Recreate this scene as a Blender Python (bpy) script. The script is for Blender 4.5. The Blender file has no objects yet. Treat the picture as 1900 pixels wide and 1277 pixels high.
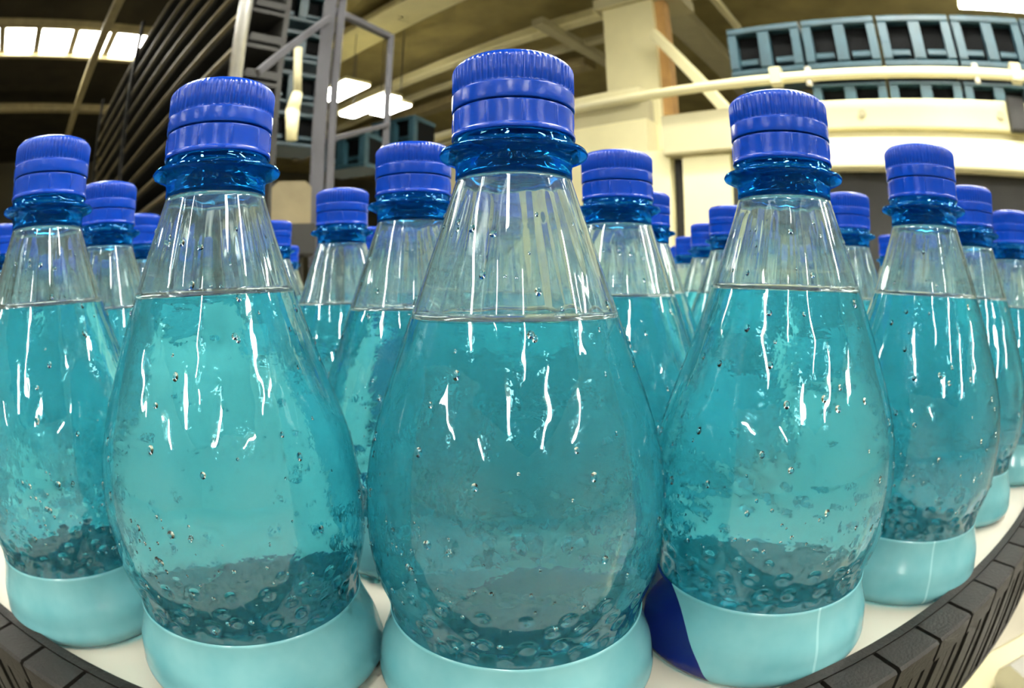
import bpy, math, random
import numpy as np
from mathutils import Matrix, Vector

scene = bpy.context.scene
random.seed(7)
rng = np.random.default_rng(7)
MM = 0.001

# ------------------------------------------------------------------ camera (real fisheye lens)
FPX, PITCH, ROLL = 1050.97, 0.1028, 0.0067        # focal length in pixels of the 1900x1277 frame
BED = 1.0                                          # height of the conveyor surface
EYE = BED + 0.1086                                 # lens height
cam_d = bpy.data.cameras.new('camera')
cam = bpy.data.objects.new('camera', cam_d)
scene.collection.objects.link(cam)
scene.camera = cam
cam_d.type = 'PANO'
cam_d.panorama_type = 'FISHEYE_EQUISOLID'
cam_d.sensor_fit = 'HORIZONTAL'
cam_d.sensor_width = 36.0
cam_d.sensor_height = 36.0 * 1277 / 1900
cam_d.fisheye_lens = 36.0 * FPX / 1900
cam_d.fisheye_fov = math.radians(200)
cam_d.clip_start = 0.005
cam_d.clip_end = 200
cam_d.dof.use_dof = True
cam_d.dof.focus_distance = 0.125
cam_d.dof.aperture_fstop = 60.0
_c, _s = math.cos(PITCH), math.sin(PITCH)
_R, _F, _U = Vector((1, 0, 0)), Vector((0, _c, -_s)), Vector((0, _s, _c))
_X = _R * math.cos(ROLL) - _U * math.sin(ROLL)
_Y = _R * math.sin(ROLL) + _U * math.cos(ROLL)
mt = Matrix.Identity(4)
for i in range(3):
    mt[i][0], mt[i][1], mt[i][2] = _X[i], _Y[i], -_F[i]
mt.translation = (0, 0, EYE)
cam.matrix_world = mt

# ------------------------------------------------------------------ world, exposure, light paths
world = bpy.data.worlds.new('hall_air')
scene.world = world
world.use_nodes = True
world.node_tree.nodes['Background'].inputs[0].default_value = (1.0, 0.97, 0.88, 1)
world.node_tree.nodes['Background'].inputs[1].default_value = 0.25
vs = scene.view_settings
vs.view_transform = 'Standard'
vs.look = 'None'
vs.gamma = 1.0
vs.use_curve_mapping = False
vs.exposure = 1.5
cy = scene.cycles
cy.max_bounces = 16
cy.transmission_bounces = 14
cy.transparent_max_bounces = 28
cy.glossy_bounces = 5
cy.diffuse_bounces = 3
cy.caustics_reflective = True
cy.caustics_refractive = True
cy.blur_glossy = 0.3
cy.use_adaptive_sampling = True
cy.adaptive_threshold = 0.09
cy.adaptive_min_samples = 12
cy.sample_clamp_indirect = 4.0

# hall frame: the building is turned 50 degrees against the lens axis
AX = Vector((-math.sin(math.radians(50)), math.cos(math.radians(50)), 0))   # towards the far left
BX = Vector((math.cos(math.radians(50)), math.sin(math.radians(50)), 0))    # towards the far right
CEIL = EYE + 4.0


def ray(px, py):
    """direction of a photo pixel through the fisheye lens"""
    a, b = px - 950.0, 638.5 - py
    r0 = a * math.cos(ROLL) + b * math.sin(ROLL)
    u0 = -a * math.sin(ROLL) + b * math.cos(ROLL)
    r = math.hypot(r0, u0) + 1e-9
    th = 2 * math.asin(r / (2 * FPX))
    return _R * (r0 / r * math.sin(th)) + _U * (u0 / r * math.sin(th)) + _F * math.cos(th)


def at_z(px, py, z):
    d = ray(px, py)
    return Vector((0, 0, EYE)) + d * ((z - EYE) / d.z)


def at_b(px, py, d):
    v = ray(px, py)
    return Vector((0, 0, EYE)) + v * (d / v.dot(BX))


def at_r(px, py, d):
    v = ray(px, py)
    return Vector((0, 0, EYE)) + v * (d / math.hypot(v.x, v.y))


# ------------------------------------------------------------------ helpers
def link(o, parent=None):
    scene.collection.objects.link(o)
    if parent is not None:
        o.parent = parent
    return o


def tag(o, label=None, cat=None, group=None, kind=None):
    if label:
        o['label'] = label
    if cat:
        o['category'] = cat
    if group:
        o['group'] = group
    if kind:
        o['kind'] = kind
    return o


def empty(name, loc=(0, 0, 0), rz=0.0):
    o = bpy.data.objects.new(name, None)
    o.empty_display_size = 0.02
    o.location = loc
    o.rotation_euler = (0, 0, rz)
    return link(o)


class MB:
    """collects shapes; build() links them as one mesh object"""
    def __init__(self):
        self.v, self.f = [], []

    def add(self, vs_, fs_):
        n = len(self.v)
        self.v += [tuple(p) for p in vs_]
        self.f += [tuple(n + i for i in f) for f in fs_]
        return self

    def box(self, c, ex, ey, ez, bev=0.0):
        """centre and three half-extent vectors; bev cuts the edges along ex"""
        c, ex, ey, ez = Vector(c), Vector(ex), Vector(ey), Vector(ez)
        if bev <= 0:
            sec = [(-1, -1), (1, -1), (1, 1), (-1, 1)]
        else:
            k1, k2 = 1 - bev / max(ey.length, 1e-6), 1 - bev / max(ez.length, 1e-6)
            sec = [(-k1, -1), (k1, -1), (1, -k2), (1, k2), (k1, 1), (-k1, 1), (-1, k2), (-1, -k2)]
        n = len(sec)
        vs_ = [c - ex + ey * p + ez * q for p, q in sec] + [c + ex + ey * p + ez * q for p, q in sec]
        fs_ = [tuple(range(n - 1, -1, -1)), tuple(range(n, 2 * n))]
        fs_ += [(i, (i + 1) % n, n + (i + 1) % n, n + i) for i in range(n)]
        return self.add(vs_, fs_)

    def bar(self, p, q, w, h, bev=0.0):
        p, q = Vector(p), Vector(q)
        d = (q - p)
        L = d.length
        d.normalize()
        up = Vector((0, 0, 1)) if abs(d.z) < 0.95 else Vector((1, 0, 0))
        s = d.cross(up).normalized()
        u = s.cross(d).normalized()
        return self.box((p + q) / 2, d * L / 2, s * w / 2, u * h / 2, bev)

    def tube(self, p, q, r, n=14, r2=None):
        p, q = Vector(p), Vector(q)
        r2 = r if r2 is None else r2
        d = (q - p).normalized()
        up = Vector((0, 0, 1)) if abs(d.z) < 0.95 else Vector((1, 0, 0))
        s = d.cross(up).normalized()
        u = s.cross(d).normalized()
        ring = [(math.cos(2 * math.pi * i / n), math.sin(2 * math.pi * i / n)) for i in range(n)]
        vs_ = [p + s * (r * a) + u * (r * b) for a, b in ring] + [q + s * (r2 * a) + u * (r2 * b) for a, b in ring]
        fs_ = [tuple(range(n)), tuple(range(2 * n - 1, n - 1, -1))]
        fs_ += [(i, n + i, n + (i + 1) % n, (i + 1) % n) for i in range(n)]
        return self.add(vs_, fs_)

    def mesh(self, name, mat, smooth=False):
        me = bpy.data.meshes.new(name)
        me.from_pydata(self.v, [], self.f)
        me.materials.append(mat)
        if smooth:
            me.polygons.foreach_set('use_smooth', [True] * len(me.polygons))
        me.update()
        return me

    def build(self, name, mat, parent=None, smooth=False):
        return link(bpy.data.objects.new(name, self.mesh(name, mat, smooth)), parent)


def np_mesh(name, verts, quads, mat, smooth=True):
    me = bpy.data.meshes.new(name)
    verts = np.asarray(verts, np.float32)
    me.from_pydata(verts.tolist(), [], [tuple(q) for q in quads])
    me.materials.append(mat)
    if smooth:
        me.polygons.foreach_set('use_smooth', [True] * len(me.polygons))
    me.update()
    return me


def lathe(name, prof, segs, mat, disp=None, rib=None, close=False, smooth=True, sharp=None):
    """prof = [(r, z)] in mm from bottom to top; disp(r, z, phi) -> added radius"""
    prof = np.array(prof, float)
    n = len(prof)
    ph = np.arange(segs) * 2 * math.pi / segs
    R = np.repeat(prof[:, 0][:, None], segs, 1)
    Z = np.repeat(prof[:, 1][:, None], segs, 1)
    PH = np.repeat(ph[None, :], n, 0)
    if disp is not None:
        R = R + disp(R, Z, PH)
    V = np.stack([R * np.cos(PH), R * np.sin(PH), Z], -1).reshape(-1, 3) * MM
    fs_ = []
    last = n if close else n - 1
    for i in range(last):
        a, b = i * segs, ((i + 1) % n) * segs
        for j in range(segs):
            k = (j + 1) % segs
            fs_.append((a + j, a + k, b + k, b + j))
    if not close:
        if prof[0, 0] < 1.0:
            fs_.append(tuple(range(segs - 1, -1, -1)))
        if prof[-1, 0] < 1.0:
            fs_.append(tuple((n - 1) * segs + j for j in range(segs)))
    return np_mesh(name, V, fs_, mat, smooth)


def part(name, me, parent):
    return link(bpy.data.objects.new(name, me), parent)


def copy_tree(o, parent=None):
    c = o.copy()
    scene.collection.objects.link(c)
    c.parent = parent
    for ch in list(o.children):
        copy_tree(ch, c)
    return c


# ------------------------------------------------------------------ materials
def newmat(name):
    m = bpy.data.materials.new(name)
    m.use_nodes = True
    nt = m.node_tree
    nt.nodes.clear()
    out = nt.nodes.new('ShaderNodeOutputMaterial')
    return m, nt, out


def N(nt, t, **kw):
    n = nt.nodes.new(t)
    for k, v in kw.items():
        if k.startswith('_'):
            setattr(n, k[1:], v)
        else:
            n.inputs[k].default_value = v
    return n


def principled(name, col, rough=0.5, metal=0.0, var=0.15, scale=6.0, bump=0.0, bscale=40.0, spec=0.5, coat=0.0):
    m, nt, out = newmat(name)
    b = N(nt, 'ShaderNodeBsdfPrincipled', Roughness=rough, Metallic=metal)
    b.inputs['Specular IOR Level'].default_value = spec
    b.inputs['Coat Weight'].default_value = coat
    tc = N(nt, 'ShaderNodeTexCoord')
    no = N(nt, 'ShaderNodeTexNoise', Scale=scale, Detail=4.0)
    nt.links.new(tc.outputs['Object'], no.inputs['Vector'])
    rp = N(nt, 'ShaderNodeValToRGB')
    e = rp.color_ramp.elements
    e[0].position, e[1].position = 0.3, 0.7
    e[0].color = tuple(c * (1 - var) for c in col) + (1,)
    e[1].color = tuple(min(1, c * (1 + var)) for c in col) + (1,)
    nt.links.new(no.outputs['Fac'], rp.inputs['Fac'])
    nt.links.new(rp.outputs['Color'], b.inputs['Base Color'])
    if bump > 0:
        n2 = N(nt, 'ShaderNodeTexNoise', Scale=bscale, Detail=3.0)
        nt.links.new(tc.outputs['Object'], n2.inputs['Vector'])
        bp = N(nt, 'ShaderNodeBump', Strength=bump, Distance=0.001)
        nt.links.new(n2.outputs['Fac'], bp.inputs['Height'])
        nt.links.new(bp.outputs['Normal'], b.inputs['Normal'])
    nt.links.new(b.outputs[0], out.inputs['Surface'])
    return m


def emitter(name, col, strength):
    m, nt, out = newmat(name)
    e = N(nt, 'ShaderNodeEmission', Color=col + (1,), Strength=strength)
    nt.links.new(e.outputs[0], out.inputs['Surface'])
    return m


def schlick(nt, f0, normal=None):
    """reflectance of a clear surface, the same from both sides"""
    lw = N(nt, 'ShaderNodeLayerWeight', Blend=0.5)
    if normal is not None:
        nt.links.new(normal, lw.inputs['Normal'])
    pw = N(nt, 'ShaderNodeMath', _operation='POWER')
    nt.links.new(lw.outputs['Facing'], pw.inputs[0])
    pw.inputs[1].default_value = 4.0
    ml = N(nt, 'ShaderNodeMath', _operation='MULTIPLY_ADD')
    nt.links.new(pw.outputs[0], ml.inputs[0])
    ml.inputs[1].default_value = 0.9 - f0
    ml.inputs[2].default_value = f0
    return ml.outputs[0], lw.outputs['Facing']


def shell_material():
    m, nt, out = newmat('clear_pet')
    tc = N(nt, 'ShaderNodeTexCoord')
    mp = N(nt, 'ShaderNodeMapping')
    mp.inputs['Scale'].default_value = (1, 1, 0.22)
    nt.links.new(tc.outputs['Object'], mp.inputs['Vector'])
    no = N(nt, 'ShaderNodeTexNoise', Scale=110.0, Detail=2.0)
    nt.links.new(mp.outputs[0], no.inputs['Vector'])
    bp = N(nt, 'ShaderNodeBump', Strength=0.35, Distance=0.0012)
    nt.links.new(no.outputs['Fac'], bp.inputs['Height'])
    fr, facing = schlick(nt, 0.09, bp.outputs['Normal'])
    tr = N(nt, 'ShaderNodeBsdfTransparent')
    rp = N(nt, 'ShaderNodeValToRGB')
    e = rp.color_ramp.elements
    e[0].position, e[0].color = 0.45, (0.93, 0.985, 0.985, 1)
    e[1].position, e[1].color = 1.0, (0.50, 0.80, 0.86, 1)
    nt.links.new(facing, rp.inputs['Fac'])
    nt.links.new(rp.outputs['Color'], tr.inputs['Color'])
    gl = N(nt, 'ShaderNodeBsdfGlossy', Roughness=0.03)
    nt.links.new(bp.outputs['Normal'], gl.inputs['Normal'])
    mx = N(nt, 'ShaderNodeMixShader')
    nt.links.new(fr, mx.inputs[0])
    nt.links.new(tr.outputs[0], mx.inputs[1])
    nt.links.new(gl.outputs[0], mx.inputs[2])
    nt.links.new(mx.outputs[0], out.inputs['Surface'])
    return m


def water_material():
    m, nt, out = newmat('turquoise_water')
    tc = N(nt, 'ShaderNodeTexCoord')
    no = N(nt, 'ShaderNodeTexNoise', Scale=170.0, Detail=3.0)
    nt.links.new(tc.outputs['Object'], no.inputs['Vector'])
    bp = N(nt, 'ShaderNodeBump', Strength=0.34, Distance=0.001)
    nt.links.new(no.outputs['Fac'], bp.inputs['Height'])
    gl = N(nt, 'ShaderNodeBsdfGlass', Color=(0.42, 0.88, 0.95, 1), Roughness=0.01, IOR=1.33)
    nt.links.new(bp.outputs['Normal'], gl.inputs['Normal'])
    tl = N(nt, 'ShaderNodeBsdfTranslucent', Color=(0.12, 0.58, 0.66, 1))
    df = N(nt, 'ShaderNodeBsdfDiffuse', Color=(0.10, 0.50, 0.59, 1))
    m1 = N(nt, 'ShaderNodeMixShader')
    m1.inputs[0].default_value = 0.55
    nt.links.new(tl.outputs[0], m1.inputs[1])
    nt.links.new(df.outputs[0], m1.inputs[2])
    m2 = N(nt, 'ShaderNodeMixShader')
    m2.inputs[0].default_value = 0.27
    nt.links.new(gl.outputs[0], m2.inputs[1])
    nt.links.new(m1.outputs[0], m2.inputs[2])
    nt.links.new(m2.outputs[0], out.inputs['Surface'])
    return m


def neck_material():  # the cap's blue, refracted through the neck, put into the plastic's colour
    m, nt, out = newmat('neck_pet_cap_tint')
    gl = N(nt, 'ShaderNodeBsdfGlass', Color=(0.24, 0.68, 0.93, 1), Roughness=0.02, IOR=1.5)
    tl = N(nt, 'ShaderNodeBsdfTranslucent', Color=(0.01, 0.22, 0.62, 1))
    mx = N(nt, 'ShaderNodeMixShader')
    mx.inputs[0].default_value = 0.22
    nt.links.new(gl.outputs[0], mx.inputs[1])
    nt.links.new(tl.outputs[0], mx.inputs[2])
    nt.links.new(mx.outputs[0], out.inputs['Surface'])
    return m


def label_material():
    """pale film label with a dark blue printed wave on one side"""
    m, nt, out = newmat('label_film')
    tc = N(nt, 'ShaderNodeTexCoord')
    sp = N(nt, 'ShaderNodeSeparateXYZ')
    nt.links.new(tc.outputs['Object'], sp.inputs[0])
    an = N(nt, 'ShaderNodeMath', _operation='ARCTAN2')
    nt.links.new(sp.outputs['Y'], an.inputs[0])
    nt.links.new(sp.outputs['X'], an.inputs[1])
    sq = N(nt, 'ShaderNodeMath', _operation='MULTIPLY')
    nt.links.new(an.outputs[0], sq.inputs[0])
    nt.links.new(an.outputs[0], sq.inputs[1])
    ed = N(nt, 'ShaderNodeMath', _operation='MULTIPLY_ADD')        # upper edge of the wave over the angle
    nt.links.new(sq.outputs[0], ed.inputs[0])
    ed.inputs[1].default_value = -0.026
    ed.inputs[2].default_value = 0.030
    lt = N(nt, 'ShaderNodeMath', _operation='LESS_THAN')
    nt.links.new(sp.outputs['Z'], lt.inputs[0])
    nt.links.new(ed.outputs[0], lt.inputs[1])
    no = N(nt, 'ShaderNodeTexNoise', Scale=60.0, Detail=3.0)
    nt.links.new(tc.outputs['Object'], no.inputs['Vector'])
    rp = N(nt, 'ShaderNodeValToRGB')
    e = rp.color_ramp.elements
    e[0].position, e[0].color = 0.25, (0.15, 0.45, 0.50, 1)
    e[1].position, e[1].color = 0.75, (0.27, 0.58, 0.61, 1)
    nt.links.new(no.outputs['Fac'], rp.inputs['Fac'])
    cm = N(nt, 'ShaderNodeMix', _data_type='RGBA')
    nt.links.new(lt.outputs[0], cm.inputs[0])
    nt.links.new(rp.outputs['Color'], cm.inputs[6])
    cm.inputs[7].default_value = (0.004, 0.012, 0.16, 1)
    sm = N(nt, 'ShaderNodeMath', _operation='COMPARE')             # glued seam of the film
    nt.links.new(an.outputs[0], sm.inputs[0])
    sm.inputs[1].default_value = 1.82
    sm.inputs[2].default_value = 0.012
    c2 = N(nt, 'ShaderNodeMix', _data_type='RGBA')
    nt.links.new(sm.outputs[0], c2.inputs[0])
    nt.links.new(cm.outputs[2], c2.inputs[6])
    c2.inputs[7].default_value = (0.36, 0.67, 0.69, 1)
    cm = c2
    df = N(nt, 'ShaderNodeBsdfDiffuse')
    tl = N(nt, 'ShaderNodeBsdfTranslucent')
    nt.links.new(cm.outputs[2], df.inputs['Color'])
    nt.links.new(cm.outputs[2], tl.inputs['Color'])
    m1 = N(nt, 'ShaderNodeMixShader')
    m1.inputs[0].default_value = 0.4
    nt.links.new(df.outputs[0], m1.inputs[1])
    nt.links.new(tl.outputs[0], m1.inputs[2])
    fr, _f = schlick(nt, 0.05)
    gl = N(nt, 'ShaderNodeBsdfGlossy', Roughness=0.18)
    m2 = N(nt, 'ShaderNodeMixShader')
    nt.links.new(fr, m2.inputs[0])
    nt.links.new(m1.outputs[0], m2.inputs[1])
    nt.links.new(gl.outputs[0], m2.inputs[2])
    nt.links.new(m2.outputs[0], out.inputs['Surface'])
    return m


def drop_material():
    m, nt, out = newmat('water_drop')
    gl = N(nt, 'ShaderNodeBsdfGlass', Color=(0.92, 0.99, 1.0, 1), Roughness=0.0, IOR=1.33)
    nt.links.new(gl.outputs[0], out.inputs['Surface'])
    return m


def pet_material():
    m, nt, out = newmat('clear_pet_wall')
    gl = N(nt, 'ShaderNodeBsdfGlass', Color=(0.93, 0.985, 0.985, 1), Roughness=0.0, IOR=1.5)
    tr = N(nt, 'ShaderNodeBsdfTransparent', Color=(0.93, 0.985, 0.985, 1))
    mx = N(nt, 'ShaderNodeMixShader')
    mx.inputs[0].default_value = 0.15
    nt.links.new(gl.outputs[0], mx.inputs[1])
    nt.links.new(tr.outputs[0], mx.inputs[2])
    tl = N(nt, 'ShaderNodeBsdfTranslucent', Color=(0.80, 0.90, 0.90, 1))      # thin mist inside the wall
    df = N(nt, 'ShaderNodeBsdfDiffuse', Color=(0.80, 0.90, 0.90, 1))
    m1 = N(nt, 'ShaderNodeMixShader')
    m1.inputs[0].default_value = 0.5
    nt.links.new(tl.outputs[0], m1.inputs[1])
    nt.links.new(df.outputs[0], m1.inputs[2])
    m2 = N(nt, 'ShaderNodeMixShader')
    m2.inputs[0].default_value = 0.035
    nt.links.new(mx.outputs[0], m2.inputs[1])
    nt.links.new(m1.outputs[0], m2.inputs[2])
    nt.links.new(m2.outputs[0], out.inputs['Surface'])
    return m


M = {
    'pet': pet_material(),
    'shell': shell_material(), 'water': water_material(), 'neck': neck_material(),
    'label': label_material(), 'drop': drop_material(),
    'cap': principled('blue_cap_plastic', (0.001, 0.037, 0.34), 0.22, var=0.05, scale=80, spec=0.28),
    'rail': principled('black_rail_plastic', (0.0068, 0.0060, 0.0046), 0.55, var=0.25, spec=0.25, scale=120, bump=0.3, bscale=900),
    'bed': principled('white_bed_plastic', (0.46, 0.43, 0.36), 0.4, var=0.05, scale=30),
    'cream': principled('cream_paint', (0.82, 0.76, 0.45), 0.45, var=0.06, scale=3),
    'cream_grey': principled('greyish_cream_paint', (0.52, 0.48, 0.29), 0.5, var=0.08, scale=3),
    'tan': principled('tan_steel', (0.36, 0.30, 0.15), 0.5, var=0.15, scale=8),
    'ceiling': principled('olive_roof_deck', (0.34, 0.285, 0.11), 0.75, var=0.2, scale=2.0),
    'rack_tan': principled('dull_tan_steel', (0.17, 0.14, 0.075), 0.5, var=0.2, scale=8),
    'roof_shade': principled('shaded_roof_sheet', (0.030, 0.025, 0.013), 0.8, var=0.3, scale=2.0, spec=0.2),
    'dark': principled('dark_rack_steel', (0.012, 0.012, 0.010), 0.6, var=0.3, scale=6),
    'steel': principled('brushed_steel', (0.62, 0.62, 0.60), 0.28, metal=0.9, var=0.08, scale=20),
    'grey': principled('lavender_grey_steel', (0.065, 0.065, 0.075), 0.45, metal=0.2, var=0.1, scale=10),
    'teal': principled('teal_crate_plastic', (0.016, 0.050, 0.068), 0.45, var=0.25, scale=9),
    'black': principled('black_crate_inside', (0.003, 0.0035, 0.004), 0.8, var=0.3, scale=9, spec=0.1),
    'orange': principled('orange_brown_paint', (0.52, 0.30, 0.10), 0.5, var=0.1, scale=9),
    'floor': principled('grey_hall_floor', (0.30, 0.28, 0.22), 0.5, var=0.15, scale=1.5),
    'wall': principled('beige_wall', (0.50, 0.45, 0.30), 0.7, var=0.1, scale=1.0),
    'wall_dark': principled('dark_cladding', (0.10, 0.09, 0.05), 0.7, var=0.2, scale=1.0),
    'lamp': emitter('lamp_tube_light', (1.0, 0.97, 0.87), 37.0),
    'glow': emitter('rooflight_daylight', (1.0, 0.97, 0.86), 9.0),
}

# ------------------------------------------------------------------ the hall
HC = BX * 4.0 + AX * 4.0                # middle of the hall floor
HA, HB = 13.0, 12.0                     # half sizes along the two axes


def hall_slab(name, z, mat, th):
    o = MB().box((HC.x, HC.y, z), AX * HA, BX * HB, Vector((0, 0, th))).build(name, mat)
    return tag(o, kind='structure')


hall_slab('floor', -0.1, M['floor'], 0.1)
hall_slab('ceiling', CEIL + 0.1, M['ceiling'], 0.1)
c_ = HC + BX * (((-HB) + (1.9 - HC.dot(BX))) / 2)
o = MB().box((c_.x, c_.y, CEIL - 0.006), AX * HA, BX * ((1.9 - HC.dot(BX) + HB) / 2), Vector((0, 0, 0.005))).build('ceiling_left_shade', M['roof_shade'])  # dark sheet whose colour stands for the unlit left of the ceiling
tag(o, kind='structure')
hz = CEIL / 2
for nm, c, e1, m in (('wall_back', HC + BX * HB, AX, M['wall']), ('wall_front', HC - BX * HB, AX, M['wall']),
                     ('wall_left', HC + AX * HA, BX, M['wall_dark']), ('wall_right', HC - AX * HA, BX, M['wall'])):
    half = HA if e1 is AX else HB
    th = (BX if e1 is AX else AX) * 0.08
    o = MB().box((c.x, c.y, hz), e1 * half, th, Vector((0, 0, hz))).build(nm, m)
    tag(o, kind='structure')


def roof_beam(name, px, z, d, before, after, w, h, mat, label, cat='beam', group=None):
    p = at_z(px[0], px[1], z)
    o = MB().bar(p - d * before, p + d * after, w, h, bev=min(w, h) * 0.12).build(name, mat)
    return tag(o, label, cat, group)


ZB = CEIL - 0.30
roof_beam('roof_beam', (900, 92), ZB, AX, 5.0, 8.5, 0.20, 0.16, M['cream'], 'cream roof beam passing just above the middle cap')
roof_beam('roof_beam', (760, 215), ZB, AX, 4.5, 5.0, 0.34, 0.16, M['tan'], 'tan roof beam lowest under the olive ceiling, above the two oval lamps')
roof_beam('roof_beam', (690, 55), ZB + 0.1, AX, 4.0, 4.5, 0.6, 0.12, M['cream'], 'broad pale roof beam behind the grey frame')
roof_beam('roof_beam', (172, 115), ZB - 0.4, AX, 3.0, 4.0, 0.12, 0.12, M['tan'], 'narrow tan beam crossing in front of the bright rooflight')
roof_beam('roof_beam', (1295, 70), ZB - 0.2, BX, 3.0, 6.0, 0.42, 0.16, M['cream_grey'], 'sloping pale beam between the cream column and the teal crates')
roof_beam('roof_beam', (1060, 75), ZB - 0.1, BX, 0.8, 2.2, 0.20, 0.12, M['cream_grey'], 'short pale cross beam right of the middle cap')
roof_beam('roof_beam', (1352, 30), ZB - 0.5, BX, 3.0, 3.0, 0.08, 0.08, M['cream'], 'thin cream beam sloping down to the first teal crate')
roof_beam('roof_beam', (830, 158), ZB - 0.05, AX, 4.0, 5.0, 0.12, 0.12, M['cream_grey'], 'thin pale roof beam just left of the middle cap')
roof_beam('roof_beam', (60, 200), ZB, BX, 4.0, 4.0, 0.22, 0.14, M['tan'], 'dim brown beam under the rooflight at far left')

# rooflight strip in the ceiling (upper left): frame, panes and glazing bars
rl0, rl1 = at_z(-60, 62, CEIL - 0.04), at_z(272, 84, CEIL - 0.04)
rlroot = empty('rooflight', tuple((rl0 + rl1) / 2))
tag(rlroot, 'bright rooflight strip of five panes in the dark ceiling', 'rooflight')
inv = Matrix.Translation(-Vector(rlroot.location))
L = (rl1 - rl0).dot(BX)
near0 = at_z(272, 84, CEIL - 0.04)
q0 = near0 - BX * L
depth = 0.5
NP = 5
for i in range(NP):
    c = q0 + BX * (L * (i + 0.5) / NP)
    pane = MB().box(inv @ Vector((c.x, c.y, CEIL - 0.02)), BX * (L / NP / 2 - 0.02), AX * depth, Vector((0, 0, 0.015)))
    pane.build('pane', M['glow'], rlroot)
for i in range(NP + 1):
    c = q0 + BX * (L * i / NP)
    MB().box(inv @ Vector((c.x, c.y, CEIL - 0.03)), BX * 0.055, AX * depth, Vector((0, 0, 0.03))).build('glazing_bar', M['tan'], rlroot)
for s in (-1, 1):
    c = q0 + BX * (L / 2) + AX * (s * (depth + 0.06))
    MB().box(inv @ Vector((c.x, c.y, CEIL - 0.06)), BX * (L / 2 + 0.05), AX * 0.06, Vector((0, 0, 0.06))).build('frame', M['tan'], rlroot)


# lamps of the hall: long tube luminaires, those in view and unseen ones added for light
def luminaire(p, d, length, w, label, mat=None, group=None, drop=0.5):
    p = Vector(p)
    root = empty('ceiling_lamp', tuple(p))
    tag(root, label, 'lamp', group)
    s = Vector((0, 0, 1)).cross(d).normalized()
    MB().box((0, 0, 0.035), d * (length / 2), s * (w / 2), Vector((0, 0, 0.025)), bev=0.01).build('housing', M['cream'], root)
    MB().box((0, 0, 0.0), d * (length / 2 - 0.02), s * (w / 2 - 0.02), Vector((0, 0, 0.012))).build('diffuser', mat or M['lamp'], root)
    for k in (-0.35, 0.35):
        MB().tube(d * (length * k) + Vector((0, 0, 0.05)), d * (length * k) + Vector((0, 0, CEIL - p.z)), 0.008, 8).build('rod', M['grey'], root)
    return root


luminaire(at_z(632, 170, CEIL - 1.1), AX, 0.9, 0.45, 'white lamp nearest the grey post under the olive ceiling')
luminaire(at_z(685, 198, CEIL - 1.3), AX, 1.2, 0.3, 'oval glowing lamp left of the thin post, above the teal crates')
luminaire(at_z(724, 203, CEIL - 1.3), AX, 0.7, 0.3, 'smaller oval glowing lamp right of the thin post')
luminaire(at_z(1862, 8, CEIL - 0.5), AX, 1.3, 0.35, 'bright lamp above the teal crates in the upper right corner')
YX = Vector((0, 1, 0))
for x_, z_, wd, spots in ((-2.3, 1.9, 0.12, ((-5.0, 1.6), (-1.4, 1.5))), (-0.45, 2.2, 0.26, ((-4.4, 1.2), (-1.7, 0.9))),
                          (0.55, 2.4, 0.10, ((-3.4, 1.4), (-0.9, 0.6))), (1.6, 1.8, 0.15, ((-3.6, 1.9), (-0.6, 0.8))),
                          (-3.7, 1.5, 0.09, ((-2.2, 1.4), (0.7, 1.0))), (3.4, 1.6, 0.09, ((-2.6, 1.4), (0.3, 1.2))), (-1.3, 2.6, 0.08, ((-3.0, 0.7), (-0.8, 0.9)))):  # rows on this line are added, unseen, for more highlight streaks
    for y_, len_ in spots:
        luminaire((x_, y_, EYE + z_), YX, len_, wd, 'unseen tube lamp hung behind the lens for bottle highlights',
                  group='unseen tube lamps for bottle highlights')
for x_, y_ in ((-1.6, 0.9), (1.5, 1.0)):  # unseen pair added as top light on the bottles
    luminaire((x_, y_, EYE + 2.3), YX, 1.8, 0.22, 'unseen tube lamp added for top light over the bottles', group='added tube lamps over the bottles')
for u_ in (-4.2, -1.9, 0.4):  # added just out of view to brighten the machinery
    q = BX * 2.1 + AX * u_
    luminaire((q.x, q.y, EYE + 2.6), AX, 1.9, 0.18, 'unseen tube lamp added to brighten the crate conveyor', group='added tube lamps brightening the crate conveyor')

# ------------------------------------------------------------------ machinery on the right (runs along AX, faces the lens)
D0 = 3.0


def zb(px, py, d):
    return at_b(px, py, d).z


def along(px, py, d):
    return at_b(px, py, d).dot(AX)


def bbox_face(name, mat, d, ua, ub, z0, z1, dep, parent=None, bev=0.01):
    """a box whose front face stands on the plane d along BX, from ua to ub along AX"""
    c = BX * (d + dep / 2) + AX * ((ua + ub) / 2)
    return MB().box((c.x, c.y, (z0 + z1) / 2), AX * (abs(ub - ua) / 2), BX * (dep / 2), Vector((0, 0, (z1 - z0) / 2)), bev).build(name, mat, parent)


# teal bottle crates on the upper conveyor
zt, zm = zb(1700, 26, D0), zb(1700, 122, D0)
crate_root = None
u0, u1 = along(1345, 60, D0), along(1900, 60, D0)
cw = 0.46
nc = 5


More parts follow.
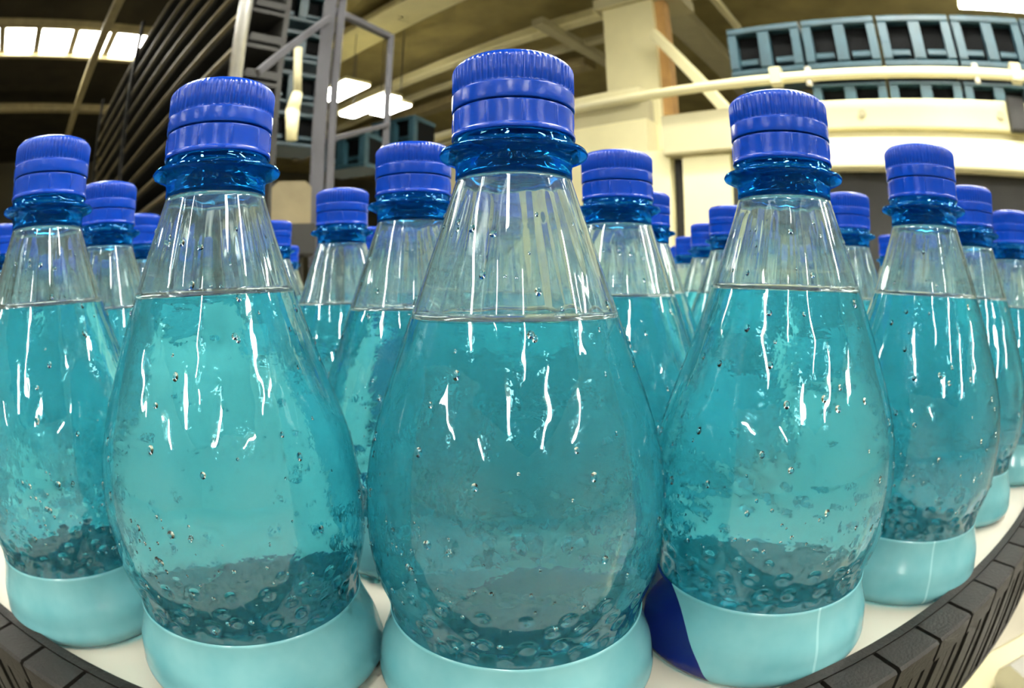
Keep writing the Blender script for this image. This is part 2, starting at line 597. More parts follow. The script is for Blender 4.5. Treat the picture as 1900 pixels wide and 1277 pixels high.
def make_crate(w, h, dep):
    r = empty('bottle_crate')
    X, Yv, Z = Vector((1, 0, 0)), Vector((0, 1, 0)), Vector((0, 0, 1))
    MB().box((0, 0, h - 0.022), X * (w / 2), Yv * (dep / 2), Z * 0.022, bev=0.008).build('rim', M['teal'], r)
    MB().box((0, 0, 0.02), X * (w / 2), Yv * (dep / 2), Z * 0.02, bev=0.008).build('base', M['teal'], r)
    for i in range(3):
        x = -w / 2 + 0.026 + (w - 0.052) * i / 2
        MB().box((x, -dep / 2 + 0.03, h / 2), X * (0.034 if i == 1 else 0.026), Yv * 0.03, Z * (h / 2 - 0.04), bev=0.01).build('post', M['teal'], r)
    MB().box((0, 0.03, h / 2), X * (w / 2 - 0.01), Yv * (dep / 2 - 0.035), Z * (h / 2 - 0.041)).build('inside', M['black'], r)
    for x in (-w / 4, w / 4):
        MB().box((x, -dep / 2 + 0.05, h * 0.30), X * (w / 8), Yv * 0.016, Z * 0.02, bev=0.008).build('bottle_shoulder', M['teal'], r)
    return r


rz_b = math.atan2(AX.y, AX.x) + math.pi         # local x along -AX, local -y towards the lens
order = ['first', 'second', 'third', 'fourth', 'fifth']
crate = make_crate(cw - 0.02, zt - zm, 0.34)
du = (u1 - u0) / abs(u1 - u0)
for i in range(nc):
    o = crate if i == 0 else copy_tree(crate)
    c = BX * (D0 + 0.17) + AX * (u0 + du * cw * (i + 0.5))
    o.location = (c.x, c.y, zm)
    o.rotation_euler = (0, 0, rz_b)
    tag(o, 'teal bottle crate with black openings, %s from the left in the upper row' % order[i], 'crate', 'teal crates in the upper row')
# lower row, seen only below the pipe
zl1 = zb(1700, 146, D0 + 0.05)
for i in range(1, nc):
    c = BX * (D0 + 0.25) + AX * (u0 + du * cw * (i + 0.5))
    o = copy_tree(crate)
    zlow = zb(1700, 182, D0 - 0.1) + 0.001
    o.location = (c.x, c.y, zlow)
    o.scale = (1, 1, (zl1 - zlow) / (zt - zm))
    o.rotation_euler = (0, 0, rz_b)
    tag(o, 'teal bottle crate below the cream pipe, %s from the left in the lower row' % order[i - 1], 'crate', 'teal crates in the lower row')

# the cream guard pipe in front of the crates
dp = D0 - 0.2
zp = zb(1700, 134, dp)
pipe = empty('guard_pipe', (0, 0, 0))
tag(pipe, 'long cream guard pipe crossing in front of the teal crates and cream column', 'pipe')
pa, pb_ = along(1000, 205, dp), along(1900, 134, dp) + du * 0.6
P0, P1 = BX * dp + AX * pa, BX * dp + AX * pb_
MB().tube((P0.x, P0.y, zp), (P1.x, P1.y, zp), 0.028, 16).build('tube', M['cream'], pipe, smooth=True)
for px_, nm in ((1440, 'clamp'), (1885, 'clamp'), (1500, 'fitting'), (1812, 'fitting')):
    u = along(px_, 140, dp)
    c = BX * dp + AX * u
    if nm == 'clamp':
        MB().box((c.x, c.y, zp + 0.01), AX * 0.03, BX * 0.035, Vector((0, 0, 0.05)), 0.008).build('clamp', M['cream_grey'], pipe)
    else:
        MB().tube((c.x, c.y, zp - 0.05), (c.x, c.y, zp + 0.05), 0.018, 10).build('fitting', M['bed'], pipe)

# conveyor body below the crates
body = empty('crate_conveyor', (0, 0, 0))
tag(body, 'cream crate conveyor body with two long panels and dark underside', 'conveyor')
db = D0 - 0.1
z_a, z_b, z_c, z_d, z_e = (zb(1700, y, db) for y in (182, 238, 256, 312, 350))
ul, ur = along(1378, 210, db), along(1900, 210, db) + du * 0.8
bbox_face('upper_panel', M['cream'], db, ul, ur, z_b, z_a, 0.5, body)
bbox_face('recess', M['cream_grey'], db + 0.04, ul, ur, z_c - 0.01, z_b + 0.01, 0.4, body)  # shadow line between the panels, its shade put into a greyer cream
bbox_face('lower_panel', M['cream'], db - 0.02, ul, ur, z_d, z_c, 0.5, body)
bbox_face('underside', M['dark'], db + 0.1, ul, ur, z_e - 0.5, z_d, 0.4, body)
for px_ in (1600, 1855):
    u = along(px_, 210, db)
    c = BX * (db - 0.004) + AX * u
    MB().tube((c.x, c.y, (z_a + z_b) / 2), tuple(c - BX * 0.012) [:2] + ((z_a + z_b) / 2,), 0.022, 16).build('cover_disc', M['cream_grey'], body)
c = BX * (db - 0.03) + AX * along(1885, 215, db)
MB().box((c.x, c.y, (z_a + z_b) / 2), AX * 0.05, BX * 0.03, Vector((0, 0, 0.09)), 0.01).build('motor_box', M['dark'], body)

cab = empty('machine_cabinet', (0, 0, 0))
tag(cab, 'greyish cream machine cabinet with door left of the crate conveyor', 'cabinet')
dc = D0 - 0.15
zc0, zc1, zc2 = zb(1300, 205, dc), zb(1300, 282, dc), zb(1300, 470, dc)
bbox_face('hood', M['cream_grey'], dc, along(1228, 240, dc), along(1372, 240, dc), zc1, zc0, 0.6, cab)
bbox_face('door', M['cream'], dc + 0.05, along(1262, 350, dc), along(1352, 350, dc), zc2 - 0.3, zc1, 0.5, cab)
bbox_face('side_panel', M['cream'], dc + 0.05, along(1180, 350, dc), along(1238, 350, dc), zc2 - 0.3, zc1 + 0.05, 0.5, cab)
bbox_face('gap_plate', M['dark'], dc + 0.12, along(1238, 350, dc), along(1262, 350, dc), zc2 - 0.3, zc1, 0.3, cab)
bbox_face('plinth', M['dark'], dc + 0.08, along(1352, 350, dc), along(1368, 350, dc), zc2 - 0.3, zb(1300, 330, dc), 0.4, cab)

# cream column with its orange strip and strut
dcol = 4.2
col_ = empty('cream_column', (0, 0, 0))
tag(col_, 'tall cream column with orange strip behind the middle bottle', 'column')
z_t = zb(1175, 5, dcol)
bbox_face('shaft', M['cream'], dcol, along(1126, 150, dcol), along(1222, 150, dcol), 0.0, z_t, 0.4, col_)
bbox_face('edge_strip', M['orange'], dcol + 0.06, along(1222, 150, dcol), along(1240, 150, dcol), 0.0, z_t, 0.12, col_)
bbox_face('head_plate', M['cream_grey'], dcol - 0.05, along(1105, 15, dcol), along(1255, 15, dcol), z_t - 0.0, z_t + 0.12, 0.5, col_)
so = MB().bar(at_b(1212, 62, dcol - 0.2), at_b(1372, 232, dcol - 0.45), 0.06, 0.09, bev=0.01).build('strut', M['cream'])
tag(so, 'diagonal cream strut leaning right of the cream column', 'strut')

panel = empty('white_enclosure', (0, 0, 0))
tag(panel, 'bright cream machine enclosure behind the middle cap', 'enclosure')
dw = 4.0
bbox_face('body', M['cream'], dw, along(765, 240, dw), along(1200, 240, dw), 0.0, zb(1090, 236, dw), 0.8, panel)
bbox_face('top_rail', M['cream'], dw - 0.1, along(765, 240, dw), along(1200, 240, dw), zb(1090, 198, dw), zb(1090, 185, dw), 0.1, panel)
bbox_face('vent_strip', M['cream_grey'], dw + 0.05, along(765, 240, dw), along(1200, 240, dw), zb(1090, 236, dw), zb(1090, 198, dw), 0.1, panel)

# ------------------------------------------------------------------ left: dark pallet rack, posts, frame, crates
dr = 0.95
rack = empty('pallet_rack', (0, 0, 0))
tag(rack, 'dark steel pallet rack with many tan tier beams at upper left', 'rack')
ua, ub = along(450, 60, dr), along(190, 200, dr)
us = 1 if ub > ua else -1
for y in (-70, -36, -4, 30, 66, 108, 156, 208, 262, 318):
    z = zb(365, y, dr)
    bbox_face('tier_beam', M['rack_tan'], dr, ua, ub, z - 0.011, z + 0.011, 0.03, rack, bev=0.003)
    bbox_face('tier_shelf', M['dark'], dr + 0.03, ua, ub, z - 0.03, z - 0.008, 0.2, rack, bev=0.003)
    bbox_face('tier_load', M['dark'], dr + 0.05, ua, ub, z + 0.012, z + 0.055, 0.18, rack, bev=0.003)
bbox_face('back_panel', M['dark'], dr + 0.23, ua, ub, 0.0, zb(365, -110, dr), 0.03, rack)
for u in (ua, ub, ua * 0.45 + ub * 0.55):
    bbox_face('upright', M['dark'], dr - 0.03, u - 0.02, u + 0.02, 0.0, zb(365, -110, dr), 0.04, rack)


def vpost(name, px, dist, r, mat, z1, label, cat, sq=False):
    p = at_r(px[0], px[1], dist)
    root_l = MB()
    if sq:
        dv = Vector((p.x, p.y, 0)).normalized()
        sv = Vector((-dv.y, dv.x, 0))
        root_l.box((p.x, p.y, z1 / 2), Vector((0, 0, z1 / 2)), dv * r, sv * r, bev=r * 0.25)
        o = root_l.build(name, mat)
    else:
        o = root_l.tube((p.x, p.y, 0), (p.x, p.y, z1), r, 20).build(name, mat, smooth=True)
    return tag(o, label, cat)


vpost('steel_pole', (446, 70), 1.6, 0.022, M['steel'], CEIL, 'shiny steel pole behind the second cap from the left', 'pole')
fr = empty('machine_guard', (0, 0, 0))
tag(fr, 'lavender grey steel guard frame with thick post left of the middle bottle', 'guard')
p = at_r(603, 200, 2.0)
dv = Vector((p.x, p.y, 0)).normalized()
sv = Vector((-dv.y, dv.x, 0))
for k_, w_ in ((0.016, 0.026), (-0.030, 0.015)):
    MB().box((p.x + sv.x * k_, p.y + sv.y * k_, 1.5), Vector((0, 0, 1.5)), dv * 0.03, sv * w_, bev=0.004).build('post', M['grey'], fr)
p2 = at_r(720, 160, 2.4)
ztop2 = at_r(722, 66, 2.4).z
MB().box((p2.x, p2.y, ztop2 / 2), Vector((0, 0, ztop2 / 2)), dv * 0.016, sv * 0.014, bev=0.003).build('thin_post', M['grey'], fr)
MB().bar(at_r(620, 20, 2.0), at_r(722, 68, 2.4), 0.03, 0.03, 0.004).build('top_rail', M['grey'], fr)
MB().bar(at_r(478, 135, 1.7), at_r(618, 28, 2.0), 0.022, 0.026, 0.004).build('brace', M['grey'], fr)
MB().bar(at_r(603, 262, 2.0), at_r(720, 232, 2.4), 0.02, 0.02, 0.003).build('mid_rail', M['grey'], fr)


def solo_crate(px, dist, w, h, dep, label, rz=None):
    p_ = at_r(px[0], px[1], dist)
    o = copy_tree(crate)
    o.location = (p_.x, p_.y, p_.z - h / 2)
    o.rotation_euler = (0, 0, math.atan2(-p_.x, p_.y) + (rz or 0.0))
    o.scale = (w / (cw - 0.02), dep / 0.34, h / (zt - zm))
    return tag(o, label, 'crate', 'teal crates on the left')


solo_crate((545, 30), 3.35, 0.38, 0.222, 0.3, 'teal crate left of the grey post, topmost of the pile', 0.4)
solo_crate((540, 102), 3.4, 0.40, 0.222, 0.3, 'teal crate left of the grey post, second from the top', 0.4)
solo_crate((525, 175), 3.45, 0.44, 0.222, 0.3, 'teal crate left of the grey post, third from the top', 0.4)
solo_crate((525, 250), 3.45, 0.44, 0.222, 0.3, 'teal crate left of the grey post, just above the tan box', 0.4)
solo_crate((655, 290), 3.75, 0.38, 0.235, 0.3, 'teal crate right of the grey post, lower left of the thin post', -0.6)
solo_crate((748, 255), 4.1, 0.38, 0.22, 0.3, 'teal crate right of the thin post, above the left rear cap', -0.6)

tk = empty('cream_duct', tuple(at_r(548, 215, 2.5)))
tag(tk, 'glossy cream bent duct left of the grey post', 'duct')
q0 = Vector(tk.location)
MB().tube(at_r(553, 90, 2.5) - q0, at_r(552, 180, 2.5) - q0, 0.020, 18).build('upper_pipe', M['cream_grey'], tk, smooth=True)
MB().tube(at_r(552, 172, 2.5) - q0, at_r(543, 205, 2.5) - q0, 0.024, 18, 0.034).build('elbow', M['cream'], tk, smooth=True)
MB().tube(at_r(543, 203, 2.5) - q0, at_r(541, 260, 2.5) - q0, 0.034, 18, 0.026).build('lower_pipe', M['cream'], tk, smooth=True)

bx = empty('tan_box', tuple(at_r(540, 430, 1.8)))
tag(bx, 'tan rounded machine box on a black base left of the grey post', 'box')
q0 = Vector(bx.location)
pc = at_r(540, 388, 1.8) - q0
dv2 = Vector((q0.x, q0.y, 0)).normalized()
sv2 = Vector((-dv2.y, dv2.x, 0))
MB().box(pc, dv2 * 0.08, sv2 * 0.062, Vector((0, 0, 0.075)), bev=0.02).build('housing', M['rack_tan'], bx)
MB().box((0, 0, -0.03), dv2 * 0.09, sv2 * 0.075, Vector((0, 0, 0.045)), bev=0.005).build('base', M['dark'], bx)
MB().tube((0, 0, -0.07), (0, 0, -q0.z), 0.04, 14).build('stand', M['dark'], bx)

# ------------------------------------------------------------------ conveyor bed and the segmented black rail
_slot = np.array([(-183, 105), (-161, 98), (-137, 94), (89, 108), (113, 114), (136, 120), (160, 128), (184, 135), (208, 144), (232, 153)], float) * 0.933
_cf = np.polyfit(_slot[:, 0], _slot[:, 1], 2)
RAIL_OFF = 0.0


def rail_y(x):
    return float(np.polyval(_cf, x)) + RAIL_OFF


def rail_frame(x):
    """point (mm), tangent and inward normal of the rail's middle line"""
    s = 2 * _cf[0] * x + _cf[1]
    t = Vector((1, s, 0)).normalized()
    return Vector((x, rail_y(x), 0)), t, Vector((-t.y, t.x, 0))


xs = np.linspace(-620, 760, 70)
inner = []
for x in xs:
    p_, t_, n_ = rail_frame(x)
    inner.append((p_ + n_ * 6.6) * MM)
vb = [Vector((q.x, q.y, BED)) for q in inner] + [Vector((0.9, 1.35, BED)), Vector((-0.9, 1.35, BED))]
nb = len(vb)
vlow = [v - Vector((0, 0, 0.03)) for v in vb]
bedm = MB().add(vb + vlow, [tuple(range(nb)), tuple(range(2 * nb - 1, nb - 1, -1))] +
                [(i, nb + i, nb + (i + 1) % nb, (i + 1) % nb) for i in range(nb)])
conv = empty('bottle_conveyor', (0, 0, BED))
tag(conv, 'white conveyor table on which all the bottles stand', 'conveyor')
bo = bedm.build('bed', M['bed'], conv)
bo.location = (0, 0, -BED)
for (x, y) in ((-0.6, 0.55), (0.6, 0.6), (-0.5, 1.2), (0.5, 1.2)):
    MB().tube((x, y, -0.03), (x, y, -BED), 0.035, 14).build('leg', M['steel'], conv)

rail = empty('segmented_rail', (0, 0, BED))
tag(rail, 'curved black rail of notched links along the front of the bottles', 'rail')
PITCHX = 23.0
TOPZ = 6.0       # mm above the bed
IN, OUT = 6.2, -10.3


def rail_block(name, xa, xb, na, nb_, z0, z1, cham=0.0, sub=2):
    """a piece of the rail between two stations, from offset na to nb_ across it (mm, + = towards the bottles)"""
    sec = [(na, z0), (nb_, z0), (nb_, z1 - cham * 0.6), (nb_ + cham, z1), (na - cham * 0.5, z1), (na, z1 - cham * 0.5)] if cham else [(na, z0), (nb_, z0), (nb_, z1), (na, z1)]
    vs_, fs_ = [], []
    n = len(sec)
    for i in range(sub + 1):
        x = xa + (xb - xa) * i / sub
        p_, t_, nn = rail_frame(x)
        for off, z in sec:
            q = (p_ + nn * off) * MM
            vs_.append((q.x, q.y, z * MM))
    for i in range(sub):
        a, b = i * n, (i + 1) * n
        fs_ += [(a + j, a + (j + 1) % n, b + (j + 1) % n, b + j) for j in range(n)]
    fs_ += [tuple(range(n - 1, -1, -1)), tuple(sub * n + j for j in range(n))]
    return MB().add(vs_, fs_).build(name, M['rail'], rail)


# stations equally spaced along the curve, a joint passing through the photographed ones
X0 = 89.0 * 0.933
stations = [X0]
x = X0
while x < 640:
    s = 2 * _cf[0] * x + _cf[1]
    x += PITCHX / math.hypot(1, s)
    stations.append(x)
x = X0
while x > -520:
    s = 2 * _cf[0] * x + _cf[1]
    x -= PITCHX / math.hypot(1, s)
    stations.insert(0, x)
for xa, xb in zip(stations[:-1], stations[1:]):
    rail_block('link', xa + 0.9, xb - 0.9, 2.3, OUT, -3.0, TOPZ, cham=1.2)
    for k_ in range(3):
        w_ = (xb - xa) / 3
        rail_block('link_tooth', xa + w_ * k_ + 1.2, xa + w_ * (k_ + 1) - 1.2, 0.0, OUT + 2.5 - (k_ % 2) * 0.8, -50.0, -3.2, sub=1)
rail_block('inner_strip', stations[0], stations[-1], IN, 2.3, -8.0, TOPZ, cham=0.0, sub=80)
rail_block('core', stations[0], stations[-1], 2.4, -5.0, -50.0, TOPZ - 2.2, sub=80)
rail_block('lower_lip', stations[0], stations[-1], 2.0, OUT + 1.5, -54.0, -50.0, cham=0.8, sub=80)

# pale machine parts on the floor side, seen beyond the rail at lower right
lowbox = empty('low_machine_box', (0.55, 0.12, 0.0))
tag(lowbox, 'pale machine box outside the black rail in the lower right corner', 'machine')
MB().box((0, 0, 0.40), Vector((0.22, 0, 0)), Vector((0, 0.16, 0)), Vector((0, 0, 0.40)), 0.02).build('housing', M['cream_grey'], lowbox)
MB().box((0, 0, 0.815), Vector((0.16, 0, 0)), Vector((0, 0.1, 0)), Vector((0, 0, 0.015)), 0.01).build('lid', M['steel'], lowbox)

# ------------------------------------------------------------------ the bottle
PR = np.array([(0.0, 34.5), (1.0, 36.6), (3.0, 38.5), (9.0, 38.6), (13.0, 37.8), (17.0, 36.2), (21.0, 34.8), (25.0, 34.1), (28.0, 34.2),
               (31.3, 34.9), (35.6, 36.2), (41.0, 37.4), (49.0, 37.9), (57.7, 37.6), (67.2, 36.4), (75.0, 34.4), (81.3, 32.3),
               (87.6, 30.0), (93.8, 27.8), (100.0, 25.5), (106.3, 23.2), (112.6, 21.0), (118.9, 18.8), (125.4, 16.6), (131.0, 14.8),
               (134.0, 13.9)])


def radius(z):
    """smooth (Hermite) outline of the bottle"""
    zz, rr = PR[:, 0], PR[:, 1]
    m = np.gradient(rr, zz)
    z = np.clip(z, 0, 134.0)
    i = np.clip(np.searchsorted(zz, z, 'right') - 1, 0, len(zz) - 2)
    h = zz[i + 1] - zz[i]
    t = (z - zz[i]) / h
    return ((2 * t**3 - 3 * t**2 + 1) * rr[i] + (t**3 - 2 * t**2 + t) * h * m[i] + (-2 * t**3 + 3 * t**2) * rr[i + 1] + (t**3 - t**2) * h * m[i + 1])


# raised pearls moulded round the waist
PEARLS = []
for kk, (z, n, amp, rad, keep) in enumerate(((28.4, 27, 0.95, 2.5, 1.0), (32.6, 27, 1.15, 2.7, 1.0), (37.0, 27, 1.0, 2.5, 0.9),
                                             (41.4, 27, 0.75, 2.1, 0.7), (45.8, 27, 0.4, 1.7, 0.5), (51.0, 27, 0.28, 1.4, 0.35))):
    for j in range(n):
        if rng.random() < keep:
            PEARLS.append((z + rng.normal(0, 0.5), (j + 0.5 * (kk % 2)) * 2 * math.pi / n + rng.normal(0, 0.02),
                           amp * rng.uniform(0.6, 1.15), rad * rng.uniform(0.75, 1.1)))


def pearls(R, Z, PH):
    d = np.zeros_like(R)
    for z, ph, amp, rad in PEARLS:
        dz = Z[:, 0] - z
        rows = np.where(np.abs(dz) < rad)[0]
        if len(rows) == 0:
            continue
        dp_ = (PH[rows] - ph + math.pi) % (2 * math.pi) - math.pi
        q = ((dp_ * R[rows])**2 + dz[rows][:, None]**2) / rad**2
        d[rows] -= amp * np.where(q < 1, (1 - q)**2, 0)
    return d


def z_rows(z0, z1):
    out, z = [z0], z0
    while z < z1:
        z += 0.5 if 25.5 < z < 47 else (0.8 if z < 12 else 1.6)
        out.append(min(z, z1))
    return out


SEG = 360


def shell_mesh(fill):
    pr = [(0.4, 2.0), (20.0, 1.2), (30.0, 0.3)] + [(float(radius(z)), z) for z in z_rows(0.0, fill + 0.4)]
    return lathe('body', pr, SEG, M['shell'], disp=pearls)


_fl = [(rng.integers(3, 26), rng.uniform(0, 6.28), rng.uniform(-0.03, 0.03)) for _ in range(14)]


def flow(R, Z, PH):
    """uneven wall thickness left by blow moulding: lengthwise streaks on the inside of the wall"""
    d = np.zeros_like(R)
    for n_, p0, tw in _fl:
        d += np.sin(n_ * PH + p0 + tw * Z) / (n_ ** 0.7)
    inner_ = np.zeros(len(R))
    inner_[len(R) // 2:] = 1
    return d * 0.30 * inner_[:, None] * np.clip((133.0 - Z) / 6, 0, 1)


def shoulder_mesh(fill):
    zs = list(np.arange(fill + 0.5, 133.9, 1.5)) + [133.9]
    po = [(float(radius(z)), z) for z in zs]
    pi_ = [(float(radius(z)) - 0.85, z) for z in zs[::-1]]
    return lathe('shoulder', po + pi_, SEG, M['pet'], disp=flow, close=True)




def water_mesh(fill):
    pr = [(0.4, 2.6), (20.0, 1.9), (30.0, 1.0)] + [(float(radius(z)) - 0.45, z) for z in z_rows(0.8, fill)]
    rt = pr[-1][0]
    pr += [(rt + 0.02, fill + 0.25), (rt - 0.7, fill + 0.08), (rt - 2.0, fill), (rt * 0.5, fill), (0.4, fill)]
    return lathe('water', pr, SEG, M['water'], disp=pearls)


FILLS = (100.0, 101.0, 104.0, 108.0)
me_water = {k_: water_mesh(k_) for k_ in FILLS}
me_shell = {k_: shell_mesh(k_) for k_ in FILLS}
me_shoulder = {k_: shoulder_mesh(k_) for k_ in FILLS}

neck_prof = [(13.75, 133.6), (14.1, 134.3), (14.0, 136.4), (14.3, 138.0), (16.4, 138.9), (17.7, 139.5), (18.05, 140.2), (17.6, 141.0),
             (15.4, 141.6), (14.5, 142.2), (14.7, 143.2), (14.2, 144.0), (13.6, 145.0), (13.3, 150.0), (11.2, 150.0), (11.0, 143.0), (11.2, 139.0),
             (11.8, 136.0), (13.0, 133.4)]
me_neck = lathe('neck', neck_prof, 96, M['neck'], close=True)

NR = 64
SR = NR * 6


def ribs(R, Z, PH):
    ph = PH * NR / (2 * math.pi)
    f = ph - np.floor(ph)
    prof = np.clip(1.6 * np.sin(np.pi * f)**2 - 0.3, 0, 1)
    band = np.clip((Z - 155.8) / 0.5, 0, 1) * np.clip((163.0 - Z) / 0.9, 0, 1)
    return 0.50 * prof * band * (R > 12)


cap_prof = [(11.0, 162.0), (13.2, 161.0), (13.3, 151.6), (14.3, 151.3), (14.95, 151.32), (15.06, 151.4), (15.1, 151.55), (15.12, 152.4), (15.1, 155.1), (15.07, 155.4), (14.98, 155.55),
            (14.76, 155.65), (14.62, 155.8), (14.62, 156.3), (14.62, 159.0), (14.7, 161.5), (14.6, 162.3), (14.3, 163.1), (13.6, 163.75), (12.6, 164.05), (6.0, 164.2), (0.3, 164.2)]
me_cap = lathe('cap', cap_prof, SR, M['cap'], disp=ribs)


def band_ridges(R, Z, PH):
    ph = PH * 11 / (2 * math.pi)
    f = np.abs(ph - np.floor(ph) - 0.5)
    return np.where(R > 14.2, 0.28 * np.clip(1 - f / 0.045, 0, 1) * np.clip((Z - 145.3) / 0.4, 0, 1) * np.clip((150.4 - Z) / 0.4, 0, 1), 0)


band_prof = [(13.9, 144.1), (14.9, 143.95), (15.05, 144.05), (15.1, 144.25), (15.08, 144.9), (14.98, 145.1), (14.86, 145.2), (14.84, 145.4), (14.82, 147.0), (14.8, 149.8), (14.8, 150.5),
             (14.78, 150.75), (14.7, 150.9), (14.2, 151.0), (13.6, 151.1)]
me_band = lathe('tamper_band', band_prof, 440, M['cap'], disp=band_ridges, close=True)

lab_o = [(float(radius(z)) + 0.30, z) for z in np.linspace(0.9, 25.6, 26)]
lab_i = [(float(radius(z)) + 0.06, z) for z in np.linspace(25.6, 0.9, 26)]
me_label = lathe('label', lab_o + lab_i, 120, M['label'], close=True)


def drops_mesh():
    mb = MB()
    r_ = random.Random(3)
    for i in range(300):
        z = r_.choice([r_.uniform(30, 60), r_.uniform(45, 128), r_.uniform(60, 128)]) if i < 150 else r_.gauss(50, 8)
        z = max(28.0, z)
        ph = r_.uniform(0, 2 * math.pi)
        rad = (r_.choice([0.3, 0.4, 0.5, 0.7, 0.9]) if i < 150 else r_.choice([0.2, 0.3, 0.45])) * r_.uniform(0.8, 1.2)
        R0 = float(radius(z)) + 0.03
        n = Vector((math.cos(ph), math.sin(ph), 0))
        t = Vector((-n.y, n.x, 0))
        u = Vector((0, 0, 1))
        slope = (float(radius(z + 0.5)) - float(radius(z - 0.5)))
        u = (u + n * slope).normalized()
        nn = t.cross(u).normalized()
        if nn.dot(n) < 0:
            nn = -nn
        c = n * R0 + Vector((0, 0, z))
        st = r_.uniform(1.0, 1.5)
        vs_, fs_ = [c + nn * (rad * 0.6)], []
        for a, (k1, k2) in enumerate(((0.55, 0.48), (0.9, 0.22), (1.0, 0.0))):
            for j in range(8):
                th = 2 * math.pi * j / 8
                vs_.append(c + t * (rad * k1 * math.cos(th)) + u * (rad * st * k1 * math.sin(th)) + nn * (rad * k2))
        fs_ += [(0, 1 + j, 1 + (j + 1) % 8) for j in range(8)]
        for a in range(2):
            fs_ += [(1 + a * 8 + j, 9 + a * 8 + j, 9 + a * 8 + (j + 1) % 8, 1 + a * 8 + (j + 1) % 8) for j in range(8)]
        fs_.append(tuple(17 + j for j in range(7, -1, -1)))
        mb.add([v * MM for v in vs_], fs_)
    return mb.mesh('droplets', M['drop'], smooth=True)


me_drops = drops_mesh()


def make_bottle(fill, drops):
    r = empty('water_bottle')
    part('body', me_shell[fill], r)
    part('shoulder', me_shoulder[fill], r)
    part('water', me_water[fill], r)
    part('label', me_label, r)
    part('neck', me_neck, r)
    c = part('cap', me_cap, r)
    part('tamper_band', me_band, c)
    if drops:
        tag(part('droplets', me_drops, r), kind='stuff')
    return r


proto = {}


def place(x, y, fill, drops, rot, label, group=None):
    key = (fill, drops)
    if key not in proto:
        proto[key] = o = make_bottle(fill, drops)
    else:
        o = copy_tree(proto[key])
    o.location = (x * MM, y * MM, BED)
    o.rotation_euler = (0, 0, math.radians(rot))
    o.pop('group', None)
    return tag(o, label, 'bottle', group)


# (x, y) in mm from the lens, fill height, droplets, turn of the printed wave (degrees, 90 = away from the lens), label
FRONT = [
    (0.7, 135.5, 101.0, True, 66, 'turquoise water bottle with blue cap in the middle, largest and nearest of all'),
    (-77.9, 132.5, 108.0, True, 100, 'large water bottle with blue cap in the front row, directly left of the middle bottle'),
    (78.1, 146.5, 108.0, True, 172, 'large water bottle with blue cap in the front row, directly right of the middle bottle'),
    (-156.0, 138.2, 108.0, True, 138, 'front-row water bottle cut by the left edge of the photo'),
    (154.3, 166.4, 108.0, True, 150, 'front-row water bottle second to the right of the middle bottle'),
    (230.0, 209.5, 108.0, True, 20, 'front-row water bottle cut by the right edge, beside the black rail'),
    (-38.4, 218.4, 100.0, True, 30, 'second-row water bottle seen just left of the middle bottle'),
    (44.5, 232.3, 104.0, True, 100, 'second-row water bottle seen just right of the middle bottle'),
    (-192.6, 215.2, 104.0, False, 130, 'second-row water bottle seen between the two leftmost front bottles'),
    (191.0, 278.5, 104.0, False, 300, 'water bottle whose cap shows between the two right front bottles'),
    (-94.9, 306.6, 100.0, False, 10, 'third-row water bottle with its cap beside the thick grey post'),
    (311.0, 240.0, 104.0, False, 80, 'water bottle with half a cap at the right edge of the photo'),
    (-338.0, 255.0, 104.0, False, 80, 'water bottle with a sliver of cap at the left edge of the photo'),
    (-248.0, 315.0, 104.0, False, 80, 'water bottle with cap peeping out left of the second front cap'),
    (80.0, 330.0, 104.0, False, 80, 'third-row water bottle right behind the second-row one right of the middle'),
    (150.0, 366.0, 104.0, False, 80, 'rear water bottle with the highest cap left of the right front neck'),
]
REAR = [(172, 475), (197, 607), (223, 781), (-189, 420), (-277, 659), (-300, 745), (364, 445)]
placed = []
for x, y, fl, dr_, rot, lb in FRONT:
    place(x, y, fl, dr_, rot, lb)
    placed.append((x, y))


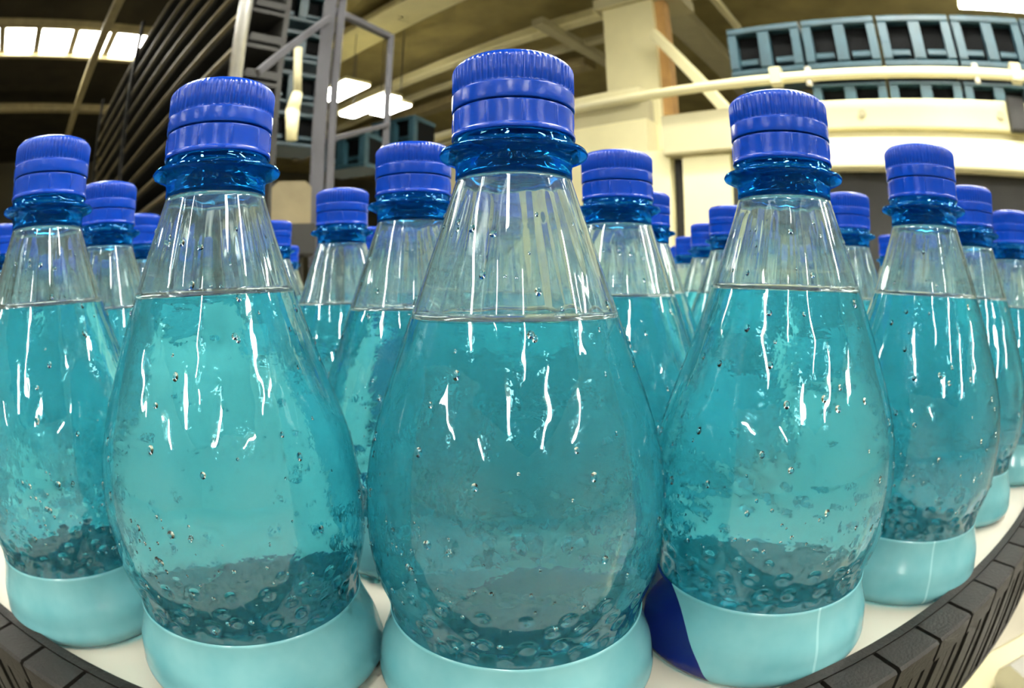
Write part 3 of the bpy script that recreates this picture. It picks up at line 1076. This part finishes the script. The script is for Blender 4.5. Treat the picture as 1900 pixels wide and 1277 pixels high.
def pix(x, y, z):
    P_ = Vector((x, y, z))
    F_, U_, R_ = P_.dot(_F), P_.dot(_U), P_.x
    th = math.atan2(math.hypot(R_, U_), F_)
    k_ = 2 * FPX * math.sin(th / 2) / (math.hypot(R_, U_) + 1e-9)
    return 950 + R_ * k_, 638.5 - U_ * k_


WIN = [(496, 582, 452), (1226, 1262, 452), (1255, 1295, 432), (1290, 1330, 408), (20, 40, 430), (640, 700, 340), (1640, 1900, 330)]
cand = list(REAR)
row = 0
y = 296.0
while y < 800:
    x = -560 + (39 if row % 2 else 0)
    while x < 640:
        cand.append((x + rng.normal(0, 2), y + 0.10 * x * (1 if x > 0 else -0.2) + rng.normal(0, 2)))
        x += 79.0
    y += 71.0
    row += 1
RLAB = ['rear bottle second in the line of caps receding left of the right front neck',
        'rear bottle third in the line of caps receding left of the right front neck',
        'rear bottle last and smallest in the line of caps receding left of the right front neck',
        'rear bottle whose cap edge shows just right of the second front bottle neck',
        'rear bottle with the left one of two tiny caps beside the thick grey post',
        'rear bottle with the right one of two tiny caps beside the thick grey post',
        'rear bottle with a small cap low between the two right front necks']


def rear_label(px):
    if px < 590:
        return 'small rear-row bottle far back, left of the thick grey post', 'rear bottles left of the grey post'
    if px < 1235:
        return 'small rear-row bottle far back behind the middle bottle', 'rear bottles behind the middle bottle'
    return 'small rear-row bottle far back, below the crate conveyor on the right', 'rear bottles below the crate conveyor'


for i, (x, y) in enumerate(cand):
    if any(math.hypot(x - a, y - b) < 78.4 for a, b in placed):
        continue
    if abs(math.degrees(math.atan2(x, y))) > 55 or math.hypot(x, y) > 790:
        continue
    px_, py_ = pix(x, y, 55.6)
    hw = 15.0 / math.hypot(x, y) * FPX
    if i >= len(REAR) and any(px_ + hw > a and px_ - hw < b and py_ < c for a, b, c in WIN):
        continue
    lb, gp = (RLAB[i], None) if i < len(REAR) else rear_label(px_)
    place(x, y, 104.0, False, rng.uniform(0, 360), lb, gp)
    placed.append((x, y))
print('BOTTLES', len(placed))
